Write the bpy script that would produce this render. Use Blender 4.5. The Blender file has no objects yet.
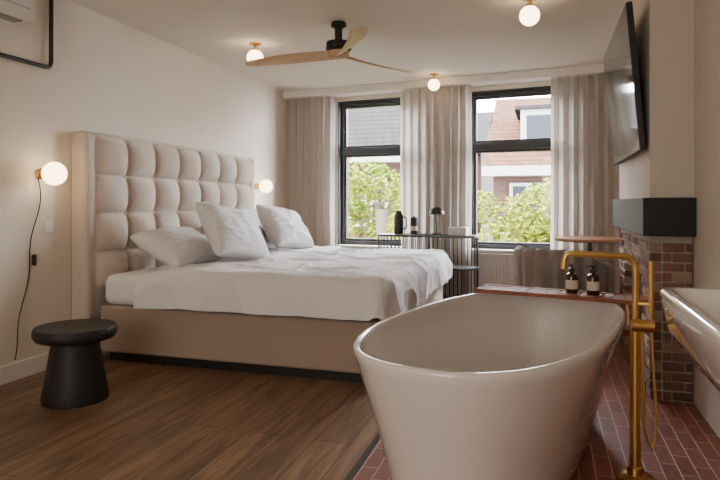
import bpy, bmesh, math, random
from mathutils import Vector, Matrix, noise
random.seed(7)
PI = math.pi
H_CEIL = 2.5
LX = -3.15      # left wall
RX = 0.78       # right wall
WP0 = Vector((-3.15, 7.146, 0)); WA = -math.atan2(0.1185, 0.993)

# ------------------------------------------------------------------ materials
def nt(name):
    m = bpy.data.materials.new(name); m.use_nodes = True
    t = m.node_tree; b = t.nodes['Principled BSDF']
    return m, t, b
def L(t, a, b): t.links.new(a, b)
def mat(name, col, rough=0.5, metal=0.0, bump=0.0, bscale=60, var=0.0, vscale=4, emis=None, estr=0, sheen=0, coat=0, spec=None, stretch=None):
    m, t, b = nt(name)
    b.inputs['Base Color'].default_value = (*col, 1)
    b.inputs['Roughness'].default_value = rough
    b.inputs['Metallic'].default_value = metal
    if sheen: b.inputs['Sheen Weight'].default_value = sheen
    if coat: b.inputs['Coat Weight'].default_value = coat; b.inputs['Coat Roughness'].default_value = 0.03
    if spec is not None: b.inputs['Specular IOR Level'].default_value = spec
    if emis:
        b.inputs['Emission Color'].default_value = (*emis, 1); b.inputs['Emission Strength'].default_value = estr
    tc = t.nodes.new('ShaderNodeTexCoord'); src = tc.outputs['Object']
    if stretch:
        mp = t.nodes.new('ShaderNodeMapping'); mp.inputs['Scale'].default_value = stretch
        L(t, src, mp.inputs['Vector']); src = mp.outputs['Vector']
    if var:
        n = t.nodes.new('ShaderNodeTexNoise'); n.inputs['Scale'].default_value = vscale; n.inputs['Detail'].default_value = 4
        L(t, src, n.inputs['Vector'])
        mx = t.nodes.new('ShaderNodeMix'); mx.data_type = 'RGBA'
        mx.inputs[6].default_value = (*[c*(1-var) for c in col], 1); mx.inputs[7].default_value = (*[min(1, c*(1+var)) for c in col], 1)
        L(t, n.outputs['Fac'], mx.inputs[0]); L(t, mx.outputs[2], b.inputs['Base Color'])
    if bump:
        n = t.nodes.new('ShaderNodeTexNoise'); n.inputs['Scale'].default_value = bscale; n.inputs['Detail'].default_value = 3
        L(t, src, n.inputs['Vector'])
        bp = t.nodes.new('ShaderNodeBump'); bp.inputs['Strength'].default_value = bump; bp.inputs['Distance'].default_value = 0.01
        L(t, n.outputs['Fac'], bp.inputs['Height']); L(t, bp.outputs['Normal'], b.inputs['Normal'])
    return m

M_wall = mat('plaster_wall', (0.80, 0.725, 0.625), 0.9, bump=0.05, bscale=90, var=0.02)
M_wallR = mat('plaster_wall_shaded', (0.66, 0.595, 0.52), 0.9, bump=0.05, bscale=90)  # wall plaster darkened, chimney-side shade put into the colour
M_ceil = mat('ceiling_paint', (0.88, 0.835, 0.77), 0.95, bump=0.03, bscale=80)
M_trim = mat('white_trim', (0.84, 0.80, 0.75), 0.5)
M_uph = mat('upholstery_beige', (0.64, 0.545, 0.465), 0.95, bump=0.25, bscale=400, var=0.05, vscale=8, sheen=0.3)
M_base = mat('upholstery_base', (0.42, 0.325, 0.26), 0.95, bump=0.25, bscale=400, var=0.05, vscale=8, sheen=0.2)
M_linen = mat('white_linen', (0.90, 0.90, 0.92), 0.9, bump=0.12, bscale=120, sheen=0.2)
M_pillow = mat('pillow_linen', (0.90, 0.90, 0.92), 0.9, bump=0.12, bscale=120, sheen=0.2)
M_pillow2 = mat('pillow_grey', (0.84, 0.84, 0.86), 0.9, bump=0.12, bscale=120, sheen=0.2)
M_blackwood = mat('black_wood', (0.015, 0.014, 0.014), 0.5, bump=0.3, bscale=30, stretch=(1, 1, 8))
M_black = mat('black_metal', (0.015, 0.015, 0.016), 0.4)
M_frame = mat('window_frame_dark', (0.028, 0.031, 0.035), 0.4)
M_brass = mat('brushed_brass', (0.66, 0.42, 0.14), 0.28, metal=1.0)
M_globe = mat('opal_glass', (0.9, 0.8, 0.65), 0.3, emis=(1.0, 0.72, 0.42), estr=9)
M_tub = mat('tub_acrylic', (0.87, 0.835, 0.80), 0.08, coat=1.0)
M_ceramic = mat('ceramic_white', (0.86, 0.83, 0.80), 0.08, coat=0.8)
M_plastic = mat('white_plastic', (0.84, 0.83, 0.81), 0.35)
M_grey = mat('grey_plastic', (0.3, 0.3, 0.3), 0.5)
M_fanwood = mat('fan_wood', (0.62, 0.42, 0.24), 0.45, var=0.25, vscale=3, stretch=(2, 12, 2))
M_tablewood = mat('table_wood', (0.36, 0.17, 0.075), 0.4, var=0.25, vscale=4, stretch=(2, 14, 2))
M_traywood = mat('tray_wood', (0.27, 0.095, 0.048), 0.65, bump=0.15, bscale=40, var=0.3, vscale=6, stretch=(2, 14, 2), spec=0.3)
M_screen = mat('tv_screen', (0.012, 0.014, 0.02), 0.08)
M_chair = mat('boucle_greige', (0.30, 0.265, 0.24), 0.95, bump=0.5, bscale=150)
M_amber = mat('amber_glass', (0.05, 0.018, 0.008), 0.1, coat=0.5)
M_label = mat('paper_label', (0.75, 0.68, 0.55), 0.8)
M_mantel = mat('mantel_beam', (0.012, 0.013, 0.016), 0.6, bump=0.4, bscale=12, stretch=(1, 6, 1))
M_mortar = mat('mortar', (0.42, 0.36, 0.30), 0.95, bump=0.5, bscale=60)
M_soot = mat('firebox_soot', (0.02, 0.018, 0.016), 0.95)
M_asphalt = mat('street_asphalt', (0.05, 0.05, 0.05), 0.9, var=0.2)
M_bark = mat('bark', (0.04, 0.03, 0.02), 0.9, bump=0.5, bscale=20)

def curtain_mat():
    m, t, b = nt('curtain_fabric')
    b.inputs['Base Color'].default_value = (0.66, 0.61, 0.565, 1); b.inputs['Roughness'].default_value = 0.95
    tr = t.nodes.new('ShaderNodeBsdfTranslucent'); tr.inputs['Color'].default_value = (0.72, 0.66, 0.60, 1)
    mx = t.nodes.new('ShaderNodeMixShader'); mx.inputs[0].default_value = 0.27
    L(t, b.outputs[0], mx.inputs[1]); L(t, tr.outputs[0], mx.inputs[2])
    L(t, mx.outputs[0], t.nodes['Material Output'].inputs['Surface'])
    return m
M_curtain = curtain_mat()

def glass_mat():
    m, t, b = nt('window_glass'); t.nodes.remove(b)
    tr = t.nodes.new('ShaderNodeBsdfTransparent'); gl = t.nodes.new('ShaderNodeBsdfGlossy'); gl.inputs['Roughness'].default_value = 0.02
    mx = t.nodes.new('ShaderNodeMixShader'); mx.inputs[0].default_value = 0.04
    L(t, tr.outputs[0], mx.inputs[1]); L(t, gl.outputs[0], mx.inputs[2]); L(t, mx.outputs[0], t.nodes['Material Output'].inputs['Surface'])
    return m
M_glass = glass_mat()

def wood_floor():
    m, t, b = nt('oak_planks')
    tc = t.nodes.new('ShaderNodeTexCoord')
    mp = t.nodes.new('ShaderNodeMapping'); mp.inputs['Rotation'].default_value = (0, 0, PI/2)
    L(t, tc.outputs['Object'], mp.inputs['Vector'])
    br = t.nodes.new('ShaderNodeTexBrick'); br.offset = 0.37
    br.inputs['Scale'].default_value = 1.0; br.inputs['Brick Width'].default_value = 1.9; br.inputs['Row Height'].default_value = 0.17
    br.inputs['Mortar Size'].default_value = 0.0025; br.inputs['Mortar Smooth'].default_value = 0.1; br.inputs['Bias'].default_value = 0.0
    br.inputs['Color1'].default_value = (0.32, 0.195, 0.108, 1); br.inputs['Color2'].default_value = (0.19, 0.115, 0.065, 1); br.inputs['Mortar'].default_value = (0.05, 0.03, 0.02, 1)
    L(t, mp.outputs[0], br.inputs['Vector'])
    mp2 = t.nodes.new('ShaderNodeMapping'); mp2.inputs['Scale'].default_value = (9, 0.8, 1); L(t, tc.outputs['Object'], mp2.inputs['Vector'])
    n = t.nodes.new('ShaderNodeTexNoise'); n.inputs['Scale'].default_value = 2.2; n.inputs['Detail'].default_value = 9; n.inputs['Distortion'].default_value = 1.0
    L(t, mp2.outputs[0], n.inputs['Vector'])
    cr = t.nodes.new('ShaderNodeValToRGB'); cr.color_ramp.elements[0].position = 0.33; cr.color_ramp.elements[0].color = (0.48, 0.44, 0.40, 1)
    cr.color_ramp.elements[1].position = 0.67; cr.color_ramp.elements[1].color = (1.22, 1.19, 1.15, 1)
    L(t, n.outputs['Fac'], cr.inputs[0])
    mx = t.nodes.new('ShaderNodeMix'); mx.data_type = 'RGBA'; mx.blend_type = 'MULTIPLY'; mx.inputs[0].default_value = 1
    L(t, br.outputs['Color'], mx.inputs[6]); L(t, cr.outputs[0], mx.inputs[7]); L(t, mx.outputs[2], b.inputs['Base Color'])
    b.inputs['Roughness'].default_value = 0.42
    bp = t.nodes.new('ShaderNodeBump'); bp.inputs['Strength'].default_value = 0.3; bp.inputs['Distance'].default_value = 0.004
    L(t, mx.outputs[2], bp.inputs['Height']); L(t, bp.outputs[0], b.inputs['Normal'])
    return m
def tile_floor(name='terracotta_tiles', bw=0.2, rh=0.066, rot=PI/2):
    m, t, b = nt(name)
    tc = t.nodes.new('ShaderNodeTexCoord')
    mp = t.nodes.new('ShaderNodeMapping'); mp.inputs['Rotation'].default_value = (0, 0, rot)
    L(t, tc.outputs['Object'], mp.inputs['Vector'])
    br = t.nodes.new('ShaderNodeTexBrick'); br.offset = 0.5
    br.inputs['Scale'].default_value = 1.0; br.inputs['Brick Width'].default_value = bw; br.inputs['Row Height'].default_value = rh
    br.inputs['Mortar Size'].default_value = 0.0025; br.inputs['Mortar Smooth'].default_value = 0.2
    br.inputs['Color1'].default_value = (0.29, 0.09, 0.055, 1); br.inputs['Color2'].default_value = (0.20, 0.06, 0.038, 1); br.inputs['Mortar'].default_value = (0.50, 0.33, 0.26, 1)
    L(t, mp.outputs[0], br.inputs['Vector']); L(t, br.outputs['Color'], b.inputs['Base Color'])
    b.inputs['Roughness'].default_value = 0.4
    bp = t.nodes.new('ShaderNodeBump'); bp.inputs['Strength'].default_value = 0.3; bp.inputs['Distance'].default_value = 0.004; bp.invert = True
    L(t, br.outputs['Fac'], bp.inputs['Height']); L(t, bp.outputs[0], b.inputs['Normal'])
    return m
M_wood = wood_floor(); M_tile = tile_floor()

def island_mat(name, cols, rough=0.9, bump=0.6, bs=50):
    m, t, b = nt(name)
    g = t.nodes.new('ShaderNodeNewGeometry'); cr = t.nodes.new('ShaderNodeValToRGB')
    e = cr.color_ramp.elements
    while len(e) < len(cols): e.new(0.5)
    for i, c in enumerate(cols):
        e[i].position = i/(len(cols)-1); e[i].color = (*c, 1)
    L(t, g.outputs['Random Per Island'], cr.inputs[0]); L(t, cr.outputs[0], b.inputs['Base Color'])
    b.inputs['Roughness'].default_value = rough
    if bump:
        tc = t.nodes.new('ShaderNodeTexCoord'); n = t.nodes.new('ShaderNodeTexNoise'); n.inputs['Scale'].default_value = bs
        L(t, tc.outputs['Object'], n.inputs['Vector'])
        bp = t.nodes.new('ShaderNodeBump'); bp.inputs['Strength'].default_value = bump; bp.inputs['Distance'].default_value = 0.01
        L(t, n.outputs['Fac'], bp.inputs['Height']); L(t, bp.outputs[0], b.inputs['Normal'])
    else: b.inputs['Specular IOR Level'].default_value = 0.1
    return m
M_brick = island_mat('old_brick', [(0.17, 0.085, 0.055), (0.25, 0.13, 0.09), (0.12, 0.07, 0.05), (0.29, 0.165, 0.115), (0.19, 0.10, 0.075), (0.37, 0.27, 0.20)])
EX = 0.16   # exterior colours scaled down to offset the overbright sky
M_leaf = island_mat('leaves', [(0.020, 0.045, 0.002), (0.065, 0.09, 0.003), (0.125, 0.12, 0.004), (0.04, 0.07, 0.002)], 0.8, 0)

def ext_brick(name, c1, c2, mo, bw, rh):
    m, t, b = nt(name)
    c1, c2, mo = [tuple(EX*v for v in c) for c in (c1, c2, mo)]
    tc = t.nodes.new('ShaderNodeTexCoord'); sp = t.nodes.new('ShaderNodeSeparateXYZ'); L(t, tc.outputs['Object'], sp.inputs[0])
    ad = t.nodes.new('ShaderNodeMath'); ad.operation = 'ADD'; L(t, sp.outputs[0], ad.inputs[0]); L(t, sp.outputs[1], ad.inputs[1])
    cb = t.nodes.new('ShaderNodeCombineXYZ'); L(t, ad.outputs[0], cb.inputs[0]); L(t, sp.outputs[2], cb.inputs[1])
    br = t.nodes.new('ShaderNodeTexBrick'); br.inputs['Scale'].default_value = 1; br.inputs['Brick Width'].default_value = bw; br.inputs['Row Height'].default_value = rh
    br.inputs['Mortar Size'].default_value = rh*0.1
    br.inputs['Color1'].default_value = (*c1, 1); br.inputs['Color2'].default_value = (*c2, 1); br.inputs['Mortar'].default_value = (*mo, 1)
    L(t, cb.outputs[0], br.inputs['Vector']); L(t, br.outputs['Color'], b.inputs['Base Color']); b.inputs['Roughness'].default_value = 0.9
    b.inputs['Specular IOR Level'].default_value = 0.1
    return m
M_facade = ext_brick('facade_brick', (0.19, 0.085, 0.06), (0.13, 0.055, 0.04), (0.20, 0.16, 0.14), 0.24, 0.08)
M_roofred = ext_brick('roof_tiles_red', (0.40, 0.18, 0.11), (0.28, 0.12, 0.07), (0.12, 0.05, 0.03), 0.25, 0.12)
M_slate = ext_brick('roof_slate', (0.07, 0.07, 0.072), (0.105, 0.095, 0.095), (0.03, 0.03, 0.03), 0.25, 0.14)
M_extwhite = mat('painted_white_wood', (0.16, 0.16, 0.155), 0.6, spec=0.1)
M_extglass = mat('dark_pane', (0.010, 0.012, 0.016), 0.4, spec=0.1)

# ------------------------------------------------------------------ geometry helpers
COL = bpy.context.scene.collection
def mesh_obj(name, verts, faces, m, smooth=False):
    me = bpy.data.meshes.new(name); me.from_pydata([tuple(v) for v in verts], [], faces); me.update()
    bm = bmesh.new(); bm.from_mesh(me); bmesh.ops.recalc_face_normals(bm, faces=bm.faces); bm.to_mesh(me); bm.free()
    o = bpy.data.objects.new(name, me); COL.objects.link(o)
    if m: me.materials.append(m)
    if smooth:
        for p in me.polygons: p.use_smooth = True
    return o
def boxes(name, lst, m, bevel=0.0, seg=3):
    vs, fs = [], []
    for (x0, x1, y0, y1, z0, z1) in lst:
        k = len(vs)
        vs += [(x0,y0,z0),(x1,y0,z0),(x1,y1,z0),(x0,y1,z0),(x0,y0,z1),(x1,y0,z1),(x1,y1,z1),(x0,y1,z1)]
        fs += [[k+i for i in f] for f in [(0,3,2,1),(4,5,6,7),(0,1,5,4),(1,2,6,5),(2,3,7,6),(3,0,4,7)]]
    o = mesh_obj(name, vs, fs, m)
    if bevel:
        md = o.modifiers.new('bevel', 'BEVEL'); md.width = bevel; md.segments = seg; md.limit_method = 'ANGLE'
        for p in o.data.polygons: p.use_smooth = True
        wn = o.modifiers.new('wn', 'WEIGHTED_NORMAL')
    return o
def box(name, x0, x1, y0, y1, z0, z1, m, bevel=0.0, seg=3): return boxes(name, [(x0,x1,y0,y1,z0,z1)], m, bevel, seg)
def lathe(name, prof, m, loc=(0,0,0), seg=48, smooth=True):
    vs, fs = [], []
    n = len(prof)
    for i in range(seg):
        a = 2*PI*i/seg
        for r, z in prof: vs.append((r*math.cos(a), r*math.sin(a), z))
    for i in range(seg):
        j = (i+1) % seg
        for k in range(n-1): fs.append((i*n+k, j*n+k, j*n+k+1, i*n+k+1))
    o = mesh_obj(name, vs, fs, m, smooth)
    bm = bmesh.new(); bm.from_mesh(o.data); bmesh.ops.remove_doubles(bm, verts=bm.verts, dist=1e-5)
    bmesh.ops.recalc_face_normals(bm, faces=bm.faces); bm.to_mesh(o.data); bm.free()
    if smooth:
        for p in o.data.polygons: p.use_smooth = True
        es = o.modifiers.new('es', 'EDGE_SPLIT'); es.split_angle = math.radians(40)
    o.location = loc
    return o
def sphere(name, c, r, m, sc=(1,1,1)):
    bm = bmesh.new(); bmesh.ops.create_uvsphere(bm, u_segments=32, v_segments=20, radius=r)
    me = bpy.data.meshes.new(name); bm.to_mesh(me); bm.free(); me.materials.append(m)
    for p in me.polygons: p.use_smooth = True
    o = bpy.data.objects.new(name, me); COL.objects.link(o); o.location = c; o.scale = sc
    return o
def fillet(pts, r, n=6):
    pts = [Vector(p) for p in pts]; out = [pts[0]]
    for i in range(1, len(pts)-1):
        a, b, c = pts[i-1], pts[i], pts[i+1]
        d1 = (a-b); d2 = (c-b); rr = min(r, d1.length*0.45, d2.length*0.45)
        p1 = b+d1.normalized()*rr; p2 = b+d2.normalized()*rr
        for k in range(n+1):
            t = k/n; out.append((1-t)**2*p1+2*t*(1-t)*b+t*t*p2)
    out.append(pts[-1]); return out
def tube(name, pts, r, m, fil=0.0, seg=12):
    pts = [Vector(p) for p in pts]
    if fil: pts = fillet(pts, fil)
    vs, fs = [], []
    prev = None
    for i, p in enumerate(pts):
        t = (pts[min(i+1, len(pts)-1)]-pts[max(i-1, 0)]).normalized()
        if prev is None:
            u = t.orthogonal().normalized()
        else:
            u = (prev - t*prev.dot(t)).normalized()
        prev = u; v = t.cross(u)
        for k in range(seg):
            a = 2*PI*k/seg; vs.append(p+(u*math.cos(a)+v*math.sin(a))*r)
    for i in range(len(pts)-1):
        for k in range(seg):
            k2 = (k+1) % seg; fs.append((i*seg+k, i*seg+k2, (i+1)*seg+k2, (i+1)*seg+k))
    fs.append(list(range(seg))); fs.append([(len(pts)-1)*seg+k for k in range(seg)])
    o = mesh_obj(name, vs, fs, m, True)
    es = o.modifiers.new('es', 'EDGE_SPLIT'); es.split_angle = math.radians(50)
    return o
def group(name, parts, loc=(0,0,0), rz=0.0):
    e = bpy.data.objects.new(name, None); COL.objects.link(e); e.location = loc; e.rotation_euler = (0,0,rz)
    e.empty_display_size = 0.1
    for p in parts: p.parent = e
    return e
def inwall(o): o.location = WP0; o.rotation_euler = (0,0,WA); return o

# ------------------------------------------------------------------ room shell
box('floor', LX-0.1, -0.76, -2.2, 7.4, -0.2, 0.0, M_wood)
box('floor_tiled', -0.735, RX+0.1, -2.2, 7.0, -0.2, 0.0, M_tile)
box('trim_1', -0.76, -0.735, -2.2, 6.7, -0.05, 0.004, M_black)
box('ceiling', LX-0.1, RX+0.1, -2.2, 7.4, H_CEIL, H_CEIL+0.2, M_ceil)
box('wall_left', LX-0.2, LX, -2.2, 7.4, 0, H_CEIL, M_wall)
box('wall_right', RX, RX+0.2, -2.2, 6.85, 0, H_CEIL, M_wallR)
box('wall_rear', LX, RX, -2.4, -2.2, 0, H_CEIL, M_wall)
W1 = (0.69, 1.78); W2 = (2.33, 3.40); WZ = (0.58, 2.36)
inwall(boxes('wall_window', [(-0.1, W1[0], 0, 0.3, 0, H_CEIL), (W1[0], W1[1], 0, 0.3, 0, WZ[0]), (W1[0], W1[1], 0, 0.3, WZ[1], H_CEIL),
    (W1[1], W2[0], 0, 0.3, 0, H_CEIL), (W2[0], W2[1], 0, 0.3, 0, WZ[0]), (W2[0], W2[1], 0, 0.3, WZ[1], H_CEIL), (W2[1], 4.3, 0, 0.3, 0, H_CEIL)], M_wall))
box('baseboard_left', LX, LX+0.018, -2.2, 7.1, 0, 0.11, M_trim, 0.004)
inwall(box('trim_2', 0.0, 3.93, -0.22, -0.005, H_CEIL-0.085, H_CEIL-0.001, M_trim, 0.003))  # curtain pelmet
def window(name, u0, u1):
    z0, z1 = WZ; zt = 1.74; parts = []
    f = 0.05; v0, v1 = 0.06, 0.14
    parts.append(boxes('frame', [(u0, u0+f, v0, v1, z0, z1), (u1-f, u1, v0, v1, z0, z1), (u0+f, u1-f, v0, v1, z0, z0+f), (u0+f, u1-f, v0, v1, z1-f, z1), (u0+f, u1-f, v0-0.02, v1, zt-0.04, zt+0.04)], M_frame, 0.004))
    s = 0.03
    sash = []
    for a, b in ((z0+f, zt-0.04), (zt+0.04, z1-f)):
        x0, x1 = u0+f, u1-f
        sash += [(x0, x0+s, v0+0.02, v1-0.01, a, b), (x1-s, x1, v0+0.02, v1-0.01, a, b), (x0+s, x1-s, v0+0.02, v1-0.01, a, a+s), (x0+s, x1-s, v0+0.02, v1-0.01, b-s, b)]
    parts.append(boxes('sash', sash, M_frame, 0.003))
    parts.append(boxes('glass', [(u0+f, u1-f, 0.10, 0.104, z0+f, z1-f)], M_glass))
    parts.append(boxes('lining', [(u0-0.0, u0+0.012, 0.0, v0, z0, z1), (u1-0.012, u1, 0.0, v0, z0, z1), (u0, u1, 0.0, v0, z1-0.012, z1)], M_frame))
    parts.append(box('sill', u0-0.03, u1+0.03, -0.06, v0, z0-0.03, z0+0.002, M_trim, 0.004))
    g = group(name, parts, WP0, WA)
window('window_1', *W1); window('window_2', *W2)

# curtains
def curtain(name, u0, u1, n, seed, vc=-0.12, amp=0.052):
    rnd = random.Random(seed)
    cols = n*14; rows = 14; z0, z1 = 0.02, H_CEIL-0.088
    ph = [rnd.uniform(-0.5, 0.5) for _ in range(n+2)]; am = [rnd.uniform(0.6, 1.2) for _ in range(n+2)]
    vs, fs = [], []
    for r in range(rows+1):
        fz = r/rows; z = z0+(z1-z0)*fz
        for c in range(cols+1):
            s = c/cols; q = s*n; i = int(q); 
            a = am[i]*(1-(q-i))+am[i+1]*(q-i); p = ph[i]*(1-(q-i))+ph[i+1]*(q-i)
            w = math.sin(2*PI*q+p); w = math.copysign(abs(w)**0.8, w)
            spread = 1.0 + 0.03*(1-fz)*math.sin(fz*3+seed)
            v = vc + amp*a*w*(0.75+0.25*(1-fz)) + 0.008*math.sin(5*fz+q*1.3)
            u = u0+(u1-u0)*(0.5+(s-0.5)*spread) + 0.012*math.sin(4*PI*q+p)
            vs.append((u, v, z))
    W = cols+1
    for r in range(rows):
        for c in range(cols): fs.append((r*W+c, r*W+c+1, (r+1)*W+c+1, (r+1)*W+c))
    o = mesh_obj(name, vs, fs, M_curtain, True); inwall(o); return o
curtain('curtain', 0.02, 0.70, 7, 3)
curtain('curtain', 1.56, 2.40, 9, 5)
curtain('curtain', 3.25, 3.93, 7, 8)

# ------------------------------------------------------------------ headboard + bed
HY0, HY1, HZ = 3.39, 5.92, 1.60
def headboard():
    y0, y1 = HY0, HY1; bx = -3.055
    NC, NR = 7, 4; bord = 0.10; zt, zb = HZ-0.03, 0.48
    vs, fs = [], []
    ny = 260; nz = 130
    zlow = 0.30; parts = []
    for j in range(nz+1):
        z = zlow+(HZ-zlow)*j/nz
        for i in range(ny+1):
            y = y0+(y1-y0)*i/ny
            ed = min(y-y0, y1-y, HZ-z)
            rim = math.sqrt(max(0, 1-(1-min(ed, 0.04)/0.04)**2))
            h = 0.028*rim
            u = (y-y0-bord)/(y1-y0-2*bord)*NC; v = (z-zb)/(zt-zb)*NR
            if 0 < u < NC and 0 < v < NR:
                fu = 1-abs(2*(u % 1)-1)**2.0; fv = 1-abs(2*(v % 1)-1)**2.0
                h += 0.092*(max(0, fu*fv))**0.5 - 0.018
                du = min(u % 1, 1-u % 1); dv = min(v % 1, 1-v % 1)
                h -= 0.012*math.exp(-(du*du+dv*dv)*60)
                h += 0.003*math.sin((math.atan2(dv, du))*12)*math.exp(-(du*du+dv*dv)*9)
            else:
                e2 = 0
                if u <= 0: e2 = -u
                elif u >= NC: e2 = u-NC
                h += 0.010*min(1, e2*6)*rim
            vs.append((bx+h, y, z))
    W = ny+1
    for j in range(nz):
        for i in range(ny): fs.append((j*W+i, j*W+i+1, (j+1)*W+i+1, (j+1)*W+i))
    parts.append(mesh_obj('tufted_front', vs, fs, M_uph, True))
    parts.append(box('core', LX+0.004, -3.04, y0+0.002, y1-0.002, 0.0, HZ-0.003, M_uph, 0.012))
    return group('headboard', parts)
headboard()

BX0, BX1, BY0, BY1 = -2.965, -0.95, 3.46, 5.84
def bed():
    parts = [box('plinth', BX0+0.05, BX1-0.06, BY0+0.05, BY1-0.05, 0.0, 0.07, M_black),
             box('box_spring', BX0, BX1, BY0, BY1, 0.065, 0.385, M_base, 0.02)]
    m = box('mattress', BX0+0.01, BX1-0.01, BY0+0.01, BY1-0.01, 0.388, 0.60, M_linen, 0.06, 6)
    parts.append(m)
    top = 0.615
    ex0, ex1, ey0, ey1 = BX0+0.35, BX1-0.03, BY0+0.03, BY1-0.03
    r = 0.085; hang = 0.285
    nx, ny = 180, 220
    fx0, fx1 = ex0, ex1+hang+0.02; fy0, fy1 = ey0-hang+0.02, ey1+hang-0.02
    vs, fs = [], []
    for j in range(ny+1):
        for i in range(nx+1):
            x = fx0+(fx1-fx0)*i/nx; y = fy0+(fy1-fy0)*j/ny
            cx = min(x, ex1); cy = min(max(y, ey0), ey1)
            ox = x-cx; oy = y-cy; o = math.hypot(ox, oy)
            if o > 1e-6:
                dx, dy = ox/o, oy/o
                if abs(ox) > 0 and abs(oy) > 0: o = o*(1-0.18*math.sin(2*abs(math.atan2(oy, ox))))
                if o < r*PI/2: hh = r*math.sin(o/r); dr = r*(1-math.cos(o/r))
                else: hh = r; dr = r+o-r*PI/2
                per = (x if abs(oy) > abs(ox) else y)
                k = max(0, min(1, (dr-0.03)/0.15))
                hh += k*(0.016*math.sin(per*11+2*math.sin(per*3.1))+0.01*noise.noise(Vector((per*9, 3, dr*4)))+0.012)
                px, py, pz = cx+dx*hh, cy+dy*hh, top-dr
            else:
                px, py, pz = x, y, top
            q = Vector((x*1.3, y*1.3, 0.3))
            puff = 0.022*noise.noise(q*1.4)
            w1 = 1-abs(noise.noise(Vector((x*1.6+y*0.8, y*2.6-x*1.1, 1.7))))*2
            w2 = 1-abs(noise.noise(Vector((x*4.0-y*1.5, y*3.0+x*2.0, 5.1))))*2
            wr = 0.022*max(0, w1)**3+0.011*max(0, w2)**3
            edge = min(1, (x-fx0)/0.06)
            pz += (puff+wr+0.022)*(1 if o < 1e-6 else max(0.3, 1-o/0.3)) * (0.3+0.7*max(0, edge))
            if o > 1e-6: px += (ox/max(1e-6, math.hypot(ox, oy)))*wr*0.8; py += (oy/max(1e-6, math.hypot(ox, oy)))*wr*0.8
            vs.append((px, py, pz))
    W = nx+1
    for j in range(ny):
        for i in range(nx): fs.append((j*W+i, j*W+i+1, (j+1)*W+i+1, (j+1)*W+i))
    parts.append(mesh_obj('duvet', vs, fs, M_linen, True))
    return group('bed', parts)
bed()

def pillow(name, c, w, up, W, Hh, T, m, seed=0):
    n = 44; vs, fs = [], []
    def P(u, v, s):
        x = W/2*u*(1-0.07*(1-v*v)); y = Hh/2*v*(1-0.07*(1-u*u))
        b = max(0, (1-u**4)*(1-v**4))
        z = s*T/2*(b**0.5)*(1-0.15*(u*u+v*v)/2)
        nn = noise.noise(Vector((u*2.2+seed*3.1, v*2.2, s*2)))
        wr = max(0, 1-2.2*abs(noise.noise(Vector((u*3+seed, v*4.5+u*2, s+seed)))))**2
        z += s*b**0.5*(0.018*nn+0.010*wr)
        return (x, y, z)
    for s in (1, -1):
        k = len(vs)
        for j in range(n+1):
            for i in range(n+1): vs.append(P(-1+2*i/n, -1+2*j/n, s))
        for j in range(n):
            for i in range(n): fs.append((k+j*(n+1)+i, k+j*(n+1)+i+1, k+(j+1)*(n+1)+i+1, k+(j+1)*(n+1)+i))
    o = mesh_obj(name, vs, fs, m, True)
    bm = bmesh.new(); bm.from_mesh(o.data); bmesh.ops.remove_doubles(bm, verts=bm.verts, dist=1e-4); bmesh.ops.recalc_face_normals(bm, faces=bm.faces); bm.to_mesh(o.data); bm.free()
    w = Vector(w).normalized(); up = Vector(up); up = (up-w*up.dot(w)).normalized(); nr = w.cross(up)
    o.matrix_world = Matrix.Translation(c) @ Matrix((w, up, nr)).transposed().to_4x4()
    return o
pillow('pillow', (-2.68, 4.02, 0.765), (0, 1, 0.02), (-0.8, 0, 0.38), 0.70, 0.46, 0.20, M_pillow2, 1)
pillow('pillow', (-2.36, 4.27, 0.86), (0.12, 1, -0.16), (-0.52, 0, 0.82), 0.70, 0.48, 0.22, M_pillow, 2)
pillow('pillow', (-2.68, 5.15, 0.85), (0, 1, 0), (-0.6, 0, 0.75), 0.74, 0.48, 0.21, M_pillow2, 3)
pillow('pillow', (-2.36, 5.26, 0.86), (0.1, 1, -0.12), (-0.55, 0, 0.8), 0.70, 0.46, 0.21, M_pillow, 4)

# ------------------------------------------------------------------ stool
group('side_stool', [
    lathe('top', [(0, 0.335), (0.175, 0.335), (0.205, 0.345), (0.218, 0.365), (0.218, 0.395), (0.21, 0.41), (0, 0.412)], M_blackwood, seg=64),
    lathe('pedestal', [(0, 0), (0.172, 0), (0.176, 0.02), (0.158, 0.12), (0.136, 0.25), (0.122, 0.345)], M_blackwood, seg=64)], (-2.52, 2.75, 0))

# ------------------------------------------------------------------ sconces
def sconce(y, cord):
    xg = LX+0.125; z = 1.29; parts = []
    pl = lathe('wall_plate', [(0, 0), (0.035, 0), (0.035, 0.018), (0.028, 0.024), (0, 0.024)], M_brass, (0, 0, 0), 32)
    pl.rotation_euler = (0, PI/2, 0); pl.location = (LX+0.001, y, z); parts.append(pl)
    parts.append(tube('arm', [(LX+0.02, y, z), (xg-0.07, y, z)], 0.010, M_brass))
    cup = lathe('cup', [(0.012, 0), (0.034, 0.012), (0.038, 0.028)], M_brass, seg=32); cup.rotation_euler = (0, PI/2, 0); cup.location = (xg-0.098, y, z); parts.append(cup)
    parts.append(sphere('globe', (xg, y, z), 0.075, M_globe))
    if cord:
        pts = []
        for i in range(41):
            t = i/40
            pts.append((LX+0.014+0.01*math.sin(t*9), y-0.02-0.20*t**1.5+0.018*math.sin(t*14), z-0.03-(z-0.16)*t))
        parts.append(tube('cord', pts, 0.0035, M_black, seg=6))
        parts.append(box('cord_switch', LX+0.005, LX+0.03, y-0.065, y-0.045, 0.70, 0.77, M_black, 0.005))
    group('wall_sconce', parts)
sconce(3.12, True); sconce(6.19, False)
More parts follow.
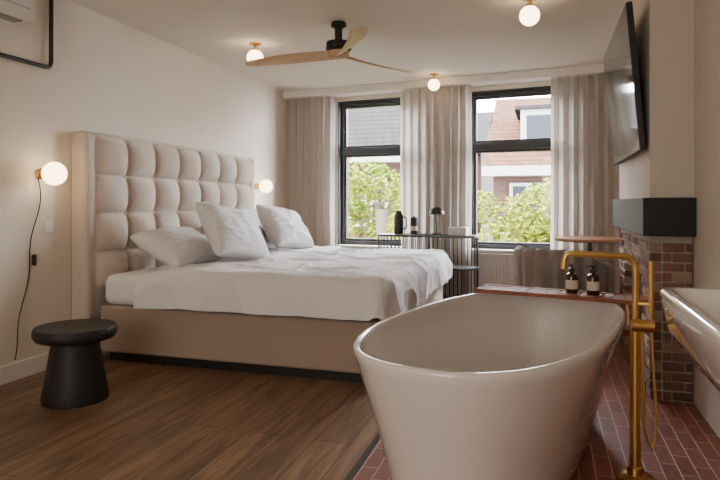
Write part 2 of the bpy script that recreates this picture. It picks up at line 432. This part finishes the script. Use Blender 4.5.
for y, z in ((3.19, 0.94),):
    group('wall_switch', [box('plate', LX, LX+0.01, y-0.04, y+0.04, z-0.04, z+0.04, M_plastic, 0.003), box('rocker', LX+0.01, LX+0.015, y-0.025, y+0.025, z-0.025, z+0.025, M_plastic, 0.002)])
group('air_conditioner', [box('body', LX, LX+0.20, 2.02, 2.90, 2.19, 2.46, M_plastic, 0.035, 5), boxes('louvre', [(LX+0.1, LX+0.17, 2.09, 2.83, 2.182, 2.192)], M_grey), boxes('panel_line', [(LX+0.199, LX+0.2015, 2.06, 2.86, 2.26, 2.264)], M_grey)])
tube('black_wall_pipe', [(LX+0.03, 2.0, 1.99), (LX+0.03, 3.19, 1.99), (LX+0.03, 3.19, 2.5)], 0.014, M_black, fil=0.05)

# ------------------------------------------------------------------ ceiling lamps
def ceil_lamp(x, y, r=0.076):
    group('ceiling_globe_lamp', [
        lathe('canopy', [(0, 0), (0.05, 0), (0.05, -0.012), (0.014, -0.018), (0.014, -0.045), (0.034, -0.05), (0.036, -0.07)], M_brass, (0, 0, H_CEIL), 32),
        sphere('globe', (0, 0, H_CEIL-0.055-r), r, M_globe)], (x, y, 0))
ceil_lamp(-2.43, 4.76, 0.072); ceil_lamp(-0.10, 4.25, 0.068); ceil_lamp(-1.15, 6.45, 0.064)

# ------------------------------------------------------------------ ceiling fan
def fan(x, y):
    D = -0.05
    parts = [lathe('canopy_and_motor', [(0, 0), (0.055, 0), (0.062, -0.03), (0.03, -0.05), (0.03, -0.09+D), (0.095, -0.105+D), (0.10, -0.16+D), (0.07, -0.175+D)], M_black, (0, 0, H_CEIL), 40),
             lathe('hub', [(0.075, -0.172+D), (0.085, -0.18+D), (0.075, -0.215+D), (0.04, -0.228+D), (0, -0.23+D)], M_fanwood, (0, 0, H_CEIL), 40)]
    for k in range(3):
        n, w = 26, 10; vs, fs = [], []; R = 0.80
        for s in (0.008, -0.008):
            for i in range(n+1):
                t = i/n; rr = 0.03+t*(R-0.03)
                ww = 0.050+0.030*math.sin(min(1, t*1.6)*PI/2)-0.02*t
                if t > 0.93: ww *= math.sqrt(max(0.0, 1-((t-0.93)/0.075)**2))
                bend = 0.04*math.sin(t*PI*0.9)
                tw = math.radians(24*(1-t)+10)
                for j in range(w+1):
                    q = -1+2*j/w
                    th = s*(1-q*q)**0.5*(1.6-t)
                    vs.append((rr, bend+q*ww*math.cos(tw), -0.20+D+q*ww*math.sin(tw)*0.9+th-0.02*t))
        K = (n+1)*(w+1)
        for b in (0, K):
            for i in range(n):
                for j in range(w): fs.append((b+i*(w+1)+j, b+(i+1)*(w+1)+j, b+(i+1)*(w+1)+j+1, b+i*(w+1)+j+1))
        o = mesh_obj('blade_%d' % (k+1), vs, fs, M_fanwood, True); o.location = (0, 0, H_CEIL); o.rotation_euler = (0, 0, math.radians(58+120*k)); parts.append(o)
    group('ceiling_fan', parts, (x, y, 0))
fan(-1.53, 4.40)

# ------------------------------------------------------------------ bathtub
TUB = (-0.165, 2.745, 0); TA = math.radians(-14)
def bathtub():
    a, b, e = 0.95, 0.465, 2.5; seg = 96
    prof = [(0.20, 0.0), (0.155, 0.004), (0.145, 0.03), (0.125, 0.14), (0.085, 0.30), (0.04, 0.44), (0.01, 0.54), (0.0, 0.572), (0.002, 0.582), (0.008, 0.588), (0.018, 0.588), (0.024, 0.584), (0.028, 0.572),
            (0.048, 0.50), (0.085, 0.38), (0.125, 0.25), (0.18, 0.165), (0.25, 0.13), (0.36, 0.12), (0.457, 0.118)]
    vs, fs = [], []
    for off, z in prof:
        for i in range(seg):
            t = 2*PI*i/seg; A, B = a-off, b-off
            c, s = math.cos(t), math.sin(t)
            vs.append((B*math.copysign(abs(s)**(2/e), s), A*math.copysign(abs(c)**(2/e), c), z))
    n = len(prof)
    for k in range(n-1):
        for i in range(seg):
            j = (i+1) % seg; fs.append((k*seg+i, k*seg+j, (k+1)*seg+j, (k+1)*seg+i))
    fs.append(list(range(seg))); fs.append([(n-1)*seg+i for i in range(seg)])
    tub = mesh_obj('shell', vs, fs, M_tub, True)
    drain = lathe('drain', [(0, 0.126), (0.03, 0.126), (0.034, 0.119)], M_brass, seg=32)
    group('bathtub', [tub, drain], TUB, TA)
bathtub()
TZ = 0.589; ty0, ty1 = 0.66, 0.88; tx0, tx1 = -0.40, 0.50
sl = [(tx0+i*(tx1-tx0)/16+0.002, tx0+(i+1)*(tx1-tx0)/16-0.002, ty0+0.012, ty1-0.012, TZ+0.006, TZ+0.018) for i in range(16)]
group('wooden_bath_tray', [boxes('rails', [(tx0, tx1, ty0, ty0+0.03, TZ, TZ+0.022), (tx0, tx1, ty1-0.03, ty1, TZ, TZ+0.022)], M_traywood, 0.003), boxes('slats', sl, M_traywood, 0.002)], TUB, TA)
RT = Matrix.Rotation(TA, 3, 'Z')
def bottle(px, py, z):
    s = 0.86
    loc = Vector(TUB)+RT @ Vector((px, py, 0)); loc.z = z
    g = group('soap_dispenser', [
        lathe('glass', [(0, 0), (0.034, 0), (0.037, 0.004), (0.037, 0.105), (0.03, 0.122), (0.014, 0.13), (0.014, 0.14)], M_amber, seg=32),
        lathe('label', [(0.0376, 0.03), (0.0376, 0.085)], M_label, seg=32),
        lathe('cap', [(0, 0.14), (0.017, 0.14), (0.017, 0.158), (0.006, 0.16), (0.006, 0.178), (0, 0.178)], M_black, seg=24),
        tube('pump', [(0.005, 0, 0.178), (-0.04, 0, 0.178), (-0.046, 0, 0.170)], 0.005, M_black)], loc, 0.3)
    g.scale = (s, s, s)
bottle(0.12, 0.78, TZ+0.0185); bottle(0.23, 0.78, TZ+0.0185)

# ------------------------------------------------------------------ brass floor faucet
def faucet():
    d = Vector((-0.985, -0.05, 0))
    p = [lathe('base', [(0, 0), (0.07, 0), (0.07, 0.012), (0.03, 0.02), (0.028, 0.05), (0.022, 0.055)], M_brass, seg=40),
         tube('column', [(0, 0, 0.02), (0, 0, 0.60)], 0.021, M_brass, seg=24),
         tube('spout', [(0, 0, 0.58), (0, 0, 0.885), (d.x*0.27, d.y*0.27, 0.895), (d.x*0.275, d.y*0.275, 0.83)], 0.013, M_brass, fil=0.05, seg=20),
         tube('mixer_body', [(-0.02, -0.045, 0.62), (0.06, -0.045, 0.62)], 0.024, M_brass, seg=24),
         tube('mixer_bridge', [(0, 0, 0.62), (0, -0.045, 0.62)], 0.018, M_brass, seg=20),
         tube('lever', [(-0.03, -0.05, 0.62), (-0.035, -0.05, 0.70)], 0.006, M_brass),
         tube('shower_bracket', [(0, 0, 0.70), (0.055, -0.01, 0.70)], 0.009, M_brass),
         tube('hand_shower', [(0.055, -0.01, 0.66), (0.055, -0.01, 0.87)], 0.011, M_brass, seg=16),
         tube('shower_hose', [(0.055, -0.01, 0.67), (0.06, -0.01, 0.5), (0.075, -0.01, 0.25), (0.06, -0.02, 0.12), (0.03, -0.03, 0.2), (0.02, -0.04, 0.45), (0.02, -0.045, 0.61)], 0.006, M_brass, fil=0.08, seg=10)]
    group('floor_faucet', p, (0.345, 2.61, 0))
faucet()

# ------------------------------------------------------------------ chimney breast, fireplace, mantel, TV
CX, CY0, CY1 = 0.56, 3.68, 5.12
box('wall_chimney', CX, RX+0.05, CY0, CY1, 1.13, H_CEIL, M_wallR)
def fireplace():
    top = 0.915; bh = 0.047; j = 0.008; oy0, oy1, oz = 3.98, 4.82, 0.66; R1 = RX-0.006
    core = boxes('mortar_core', [(CX+0.008, R1, CY0+0.008, oy0-0.01, 0, top), (CX+0.008, R1, oy1+0.01, CY1-0.012, 0, top), (CX+0.008, R1, oy0-0.01, oy1+0.01, oz+0.01, top)], M_mortar)
    soot = box('firebox', R1-0.03, R1-0.001, oy0-0.01, oy1+0.01, 0, oz+0.01, M_soot)
    bl = []; z = 0.004; row = 0
    rnd = random.Random(3)
    while z+bh < top+0.002:
        y = CY0-(0.0 if row % 2 == 0 else 0.06)
        while y < CY1-0.02:
            a, b = max(y, CY0), min(y+0.145+rnd.uniform(-.01, .0), CY1)
            segs = [(a, b)]
            if z < oz: segs = [(max(a, CY0), min(b, oy0)), (max(a, oy1), min(b, CY1))]
            for s0, s1 in segs:
                if s1-s0 > 0.03:
                    q = rnd.uniform(-0.005, 0.004); bl.append((CX+q, CX+0.06, s0, s1, z+rnd.uniform(-.002, .002), z+bh+rnd.uniform(-.002, .002)))
            y += 0.153
        xs = [(CX+0.07, CX+0.11), (CX+0.118, R1)] if row % 2 == 0 else [(CX+0.07, CX+0.175), (CX+0.183, R1)]
        for s0, s1 in xs:
            q = rnd.uniform(-0.005, 0.004); bl.append((s0-0.003, s1, CY0+q, CY0+0.09, z+rnd.uniform(-.002, .002), z+bh+rnd.uniform(-.002, .002)))
        z += bh+j; row += 1
    br = boxes('bricks', bl, M_brick, 0.007, 2)
    group('brick_fireplace', [core, soot, br])
fireplace()
box('mantel_beam', 0.515, RX-0.002, 3.61, 5.16, 0.92, 1.128, M_mantel, 0.006)
def tv():
    w, h = 1.40, 0.845
    p = [box('panel', -0.012, 0.022, 0, w, 0, h, M_black, 0.004), box('screen', -0.0135, -0.0125, 0.008, w-0.008, 0.008, h-0.008, M_screen)]
    for o in p: o.rotation_euler = (0, math.radians(-5), 0)
    p.append(boxes('wall_bracket', [(0.0, 0.03, w/2-0.12, w/2+0.12, 0.35, 0.5)], M_black))
    group('television', p, (0.525, 3.70, 1.40))
tv()

# ------------------------------------------------------------------ washbasin on right wall
def basin():
    x0, x1, y0, y1 = 0.295, RX-0.003, 1.0, 1.83; zt, zb = 0.87, 0.73
    def ring(inset, z, back=0.0, r=0.05):
        X0, X1, Y0, Y1 = x0+inset, x1-back, y0+inset, y1-inset; pts = []
        for cx, cy, a0 in ((X1-0.005, Y1-0.005, 0), (X0+r, Y1-r, PI/2), (X0+r, Y0+r, PI), (X1-0.005, Y0+0.005, 1.5*PI)):
            rr = r if cx < (X0+X1)/2 else 0.005
            for k in range(7):
                a = a0+PI/2*k/6; pts.append((cx+rr*math.cos(a), cy+rr*math.sin(a), z))
        return pts
    rings = [ring(0.14, zb-0.07), ring(0.05, zb-0.02), ring(0.02, zb+0.03), ring(0.004, zt-0.03), ring(0.0, zt-0.01), ring(0.006, zt), ring(0.03, zt, 0.12), ring(0.04, zt-0.01, 0.125), ring(0.06, zt-0.09, 0.14), ring(0.12, zt-0.11, 0.2)]
    m = len(rings[0]); vs = [p for r in rings for p in r]; fs = []
    for k in range(len(rings)-1):
        for i in range(m):
            j = (i+1) % m; fs.append((k*m+i, k*m+j, (k+1)*m+j, (k+1)*m+i))
    fs.append(list(range(m))); fs.append([(len(rings)-1)*m+i for i in range(m)])
    o = mesh_obj('bowl', vs, fs, M_ceramic, True); es = o.modifiers.new('es', 'EDGE_SPLIT'); es.split_angle = math.radians(60)
    group('washbasin', [o, tube('tap', [(0.70, 1.42, 0.865), (0.70, 1.42, 1.0), (0.56, 1.42, 1.0), (0.56, 1.42, 0.96)], 0.012, M_brass, fil=0.03)])
basin()

# ------------------------------------------------------------------ radiator
rb = [(2.46, 3.20, -0.055, -0.04, 0.12, 0.53), (2.46, 3.20, -0.085, -0.03, 0.525, 0.54)]
k = 2.47
while k < 3.18:
    rb.append((k, k+0.022, -0.075, -0.054, 0.13, 0.52)); k += 0.033
group('radiator', [boxes('panel', rb, M_plastic, 0.004), boxes('feet', [(2.55, 2.58, -0.07, -0.03, 0, 0.13), (3.10, 3.13, -0.07, -0.03, 0, 0.13)], M_plastic)], WP0, WA)

# ------------------------------------------------------------------ console + things on it
def stadium(u0, u1, v0, v1, n=12):
    r = (v1-v0)/2; vm = (v0+v1)/2; pts = []
    for k in range(n+1): a = -PI/2+PI*k/n; pts.append((u1-r+r*math.cos(a), vm+r*math.sin(a)))
    for k in range(n+1): a = PI/2+PI*k/n; pts.append((u0+r+r*math.cos(a), vm+r*math.sin(a)))
    return pts
def slab(name, pts, z0, z1, m):
    n = len(pts); vs = [(x, y, z0) for x, y in pts]+[(x, y, z1) for x, y in pts]
    fs = [list(range(n)), [n+i for i in range(n)]]+[(i, (i+1) % n, n+(i+1) % n, n+i) for i in range(n)]
    return mesh_obj(name, vs, fs, m)
U0, U1, V0, V1 = 1.42, 2.56, -0.64, -0.28
def console():
    st = stadium(U0, U1, V0, V1); p = []
    for i, z in enumerate((0.06, 0.40, 0.735)):
        p.append(slab('shelf_%d' % (i+1), st, z, z+0.022, M_black))
    st2 = stadium(U0+0.012, U1-0.012, V0+0.012, V1-0.012, 24)
    per = []
    for i in range(len(st2)):
        a = Vector(st2[i]); b = Vector(st2[(i+1) % len(st2)]); d = (b-a).length; m = max(1, int(d/0.045))
        for k in range(m): per.append(a+(b-a)*k/m)
    vs, fs = [], []
    last = None
    for c in per:
        if last is not None and (c-last).length < 0.03: continue
        if c.x > U1-0.42 and c.y < (V0+V1)/2 and c.x < U1-0.03: continue
        last = c; k = len(vs); r = 0.005
        for z in (0.06, 0.74):
            for q in range(6): vs.append((c.x+r*math.cos(q*PI/3), c.y+r*math.sin(q*PI/3), z))
        for q in range(6): fs.append((k+q, k+(q+1) % 6, k+6+(q+1) % 6, k+6+q))
    p.append(mesh_obj('rods', vs, fs, M_black, True))
    p.append(boxes('feet', [(u-0.02, u+0.02, v-0.02, v+0.02, 0, 0.062) for u in (U0+0.2, U1-0.2) for v in (V0+0.06, V1-0.06)], M_black))
    group('console_table', p, WP0, WA)
console()
def on_wall(u, v, z=0): return WP0+Matrix.Rotation(WA, 3, 'Z') @ Vector((u, v, z))
ZT = 0.7575
def wp(x, dv=-0.45): return on_wall(x, dv, ZT)
group('thermos_flask', [lathe('body', [(0, 0), (0.05, 0), (0.052, 0.01), (0.052, 0.2), (0.03, 0.235), (0.03, 0.26), (0, 0.262)], M_black, seg=32), tube('handle', [(0.05, 0, 0.19), (0.09, 0, 0.18), (0.09, 0, 0.07), (0.05, 0, 0.05)], 0.007, M_black, fil=0.02)], wp(1.66))
group('coffee_canister', [lathe('body', [(0, 0), (0.042, 0), (0.042, 0.15), (0.038, 0.155), (0.038, 0.185), (0.01, 0.19), (0.01, 0.205), (0, 0.206)], M_black, seg=32), lathe('band', [(0.0425, 0.04), (0.0425, 0.09)], M_label, seg=32)], wp(1.84))
group('table_lamp', [lathe('base', [(0, 0), (0.055, 0), (0.055, 0.012), (0.01, 0.018), (0.01, 0.24)], M_black, seg=32), lathe('shade', [(0.085, 0.22), (0.075, 0.265), (0.03, 0.295), (0, 0.30), (0, 0.29), (0.028, 0.285), (0.07, 0.258), (0.08, 0.22)], M_black, seg=32)], wp(2.10))
group('tissue_box', [box('box', -0.10, 0.10, -0.06, 0.06, 0, 0.085, M_plastic, 0.006), box('slot', -0.04, 0.04, -0.012, 0.012, 0.0855, 0.088, M_black)], wp(2.34), WA)

# ------------------------------------------------------------------ armchair + side table
def chair(x, y, rz):
    n = 104; vs, fs = [], []
    prof = [(0.30, 0.05), (0.335, 0.06), (0.345, 0.12), (0.375, 0.65), (0.37, 0.705), (0.335, 0.735), (0.305, 0.705), (0.29, 0.63), (0.27, 0.30), (0.26, 0.05)]
    for i in range(n+1):
        a = math.radians(-130+260*i/n); sc = 0.035*abs(math.sin(i*PI/8))
        low = 0.14*max(0, (abs(-130+260*i/n)-50)/80)
        for r, z in prof:
            rr = r+(sc if r > 0.32 else -sc*0.5); zz = z-(low if z > 0.4 else 0)
            vs.append((rr*math.sin(a), -rr*math.cos(a), zz))
    m = len(prof)
    for i in range(n):
        for k in range(m):
            k2 = (k+1) % m; fs.append((i*m+k, i*m+k2, (i+1)*m+k2, (i+1)*m+k))
    fs.append(list(range(m))); fs.append([n*m+k for k in range(m)])
    p = [mesh_obj('back_shell', vs, fs, M_chair, True),
         lathe('seat', [(0, 0.10), (0.23, 0.10), (0.25, 0.14), (0.25, 0.38), (0.23, 0.42), (0.2, 0.435), (0, 0.44)], M_chair, seg=48),
         lathe('plinth', [(0, 0), (0.24, 0), (0.24, 0.10), (0, 0.10)], M_black, seg=40)]
    group('armchair', p, (x, y, 0), rz)
chair(0.15, 5.32, math.radians(-50))
group('side_table', [lathe('top', [(0, 0.745), (0.30, 0.745), (0.315, 0.755), (0.315, 0.775), (0, 0.777)], M_tablewood, seg=48),
    lathe('stem', [(0, 0), (0.14, 0), (0.14, 0.012), (0.022, 0.02), (0.02, 0.745)], M_black, seg=32)], (0.40, 5.98, 0))

# ------------------------------------------------------------------ exterior
box('street_ground', -40, 40, 7.8, 45, -5.2, -5.0, M_asphalt)
def facade_windows(lst, y):
    fr, gl = [], []
    for (x0, x1, z0, z1) in lst:
        f = 0.08
        fr += [(x0, x0+f, y-0.06, y, z0, z1), (x1-f, x1, y-0.06, y, z0, z1), (x0+f, x1-f, y-0.06, y, z0, z0+f), (x0+f, x1-f, y-0.06, y, z1-f, z1), (x0+f, x1-f, y-0.05, y, (z0+z1)/2-0.03, (z0+z1)/2+0.03), ((x0+x1)/2-0.03, (x0+x1)/2+0.03, y-0.055, y, z0+f, z1-f)]
        gl += [(x0+f, x1-f, y-0.02, y-0.005, z0+f, z1-f)]
    return [boxes('window_frames', fr, M_extwhite), boxes('panes', gl, M_extglass)]
def house(name, x0, x1, y, eave, ridge, roofm, wins, depth=7, dormers=()):
    p = [box('walls', x0, x1, y, y+depth, -5, eave, M_facade)]
    vs = [(x0-0.2, y-0.35, eave-0.05), (x1+0.2, y-0.35, eave-0.05), (x1+0.2, y+depth/2, ridge), (x0-0.2, y+depth/2, ridge), (x1+0.2, y+depth+0.3, eave), (x0-0.2, y+depth+0.3, eave),]
    p.append(mesh_obj('roof', vs, [(0,1,2,3), (3,2,4,5)], roofm))
    p.append(mesh_obj('gables', [(x0, y, eave), (x0, y+depth/2, ridge-0.1), (x0, y+depth, eave), (x1, y, eave), (x1, y+depth/2, ridge-0.1), (x1, y+depth, eave)], [(0,1,2), (3,4,5)], M_facade))
    p.append(box('gutter', x0-0.25, x1+0.25, y-0.42, y, eave-0.28, eave-0.04, M_extwhite))
    p += facade_windows(wins, y)
    for (dx, dz) in dormers:
        p.append(box('dormer', dx-0.55, dx+0.55, y+0.5, y+3.2, dz, dz+1.0, M_extwhite)); p.append(box('dormer_glass', dx-0.4, dx+0.4, y+0.47, y+0.5, dz+0.15, dz+0.85, M_extglass)); p.append(box('dormer_roof', dx-0.7, dx+0.7, y+0.4, y+3.2, dz+1.0, dz+1.1, M_slate))
    group(name, p)
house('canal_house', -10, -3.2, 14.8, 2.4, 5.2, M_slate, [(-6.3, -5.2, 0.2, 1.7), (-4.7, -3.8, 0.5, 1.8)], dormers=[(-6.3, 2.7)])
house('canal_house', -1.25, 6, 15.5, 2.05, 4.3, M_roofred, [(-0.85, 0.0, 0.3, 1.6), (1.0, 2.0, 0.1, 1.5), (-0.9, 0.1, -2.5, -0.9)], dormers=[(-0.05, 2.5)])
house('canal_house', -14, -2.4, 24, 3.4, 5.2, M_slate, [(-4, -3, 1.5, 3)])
def tree(name, c, R, n, seed, nb=20):
    rnd = random.Random(seed); vs, fs = [], []
    blobs = [(Vector(c)+Vector((rnd.uniform(-1, 1)*R*0.8, rnd.uniform(-1, 1)*R*0.5, rnd.uniform(-1.3, 0.55)*R)), rnd.uniform(0.25, 0.42)*R) for _ in range(nb)]
    for _ in range(n):
        b, r = rnd.choice(blobs)
        d = Vector((rnd.gauss(0, 1), rnd.gauss(0, 1), rnd.gauss(0, 1))).normalized()*r*rnd.uniform(0.5, 1.0)**0.5
        p = b+d; s = rnd.uniform(0.035, 0.07)
        u = Vector((rnd.gauss(0, 1), rnd.gauss(0, 1), rnd.gauss(0, 0.6))).normalized(); v = u.orthogonal().normalized()
        k = len(vs); vs += [p-u*s, p+v*s*0.5, p+u*s, p-v*s*0.5]; fs.append((k, k+1, k+2, k+3))
    me = bpy.data.meshes.new('foliage'); me.from_pydata([tuple(v) for v in vs], [], fs); me.materials.append(M_leaf)
    f = bpy.data.objects.new('foliage', me); COL.objects.link(f)
    p = [f, tube('trunk', [(c[0], c[1], -5), (c[0]+0.1, c[1], -2.5), (c[0], c[1], c[2])], 0.13, M_bark)]
    for b, r in blobs[:8]: p.append(tube('branch', [(c[0]+0.05, c[1], c[2]-2.2), tuple((b+Vector(c))/2-Vector((0, 0, 0.4))), tuple(b)], 0.03, M_bark, seg=6))
    group(name, p)
tree('street_tree', (-2.95, 11.0, 0.98), 1.2, 12000, 11, 34)
tree('street_tree', (-0.45, 11.6, 0.72), 1.1, 8000, 2, 24)

# ------------------------------------------------------------------ lights
sc = bpy.context.scene
w = bpy.data.worlds.new('sky'); sc.world = w; w.use_nodes = True
t = w.node_tree; bg = t.nodes['Background']
bg.inputs['Color'].default_value = (0.93, 0.96, 1.0, 1); bg.inputs['Strength'].default_value = 54.0
def light(name, typ, loc, rot, energy, col, size=1, size_y=None, angle=None):
    l = bpy.data.lights.new(name, typ); l.energy = energy; l.color = col
    if typ == 'AREA':
        l.size = size
        if size_y: l.shape = 'RECTANGLE'; l.size_y = size_y
    if angle is not None: l.angle = angle
    o = bpy.data.objects.new(name, l); COL.objects.link(o); o.location = loc; o.rotation_euler = rot
    return o
light('sun', 'SUN', (0, 0, 10), (math.radians(48), 0, math.radians(-35)), 25.0, (1, 0.93, 0.82), angle=0.02)
light('rear_fill', 'AREA', (-1.3, -2.15, 1.5), (math.radians(90), 0, 0), 56, (1, 0.91, 0.81), 1.9, 1.6)  # added fill lamp behind the camera; the rear wall has no window

# ------------------------------------------------------------------ camera
cam = bpy.data.cameras.new('camera'); co = bpy.data.objects.new('camera', cam); COL.objects.link(co)
co.location = (0, 0, 1.1); co.rotation_euler = (math.radians(90), 0, math.radians(17.13))
cam.sensor_width = 36; cam.lens = 30; cam.shift_y = -37/720; cam.clip_start = 0.02
sc.camera = co
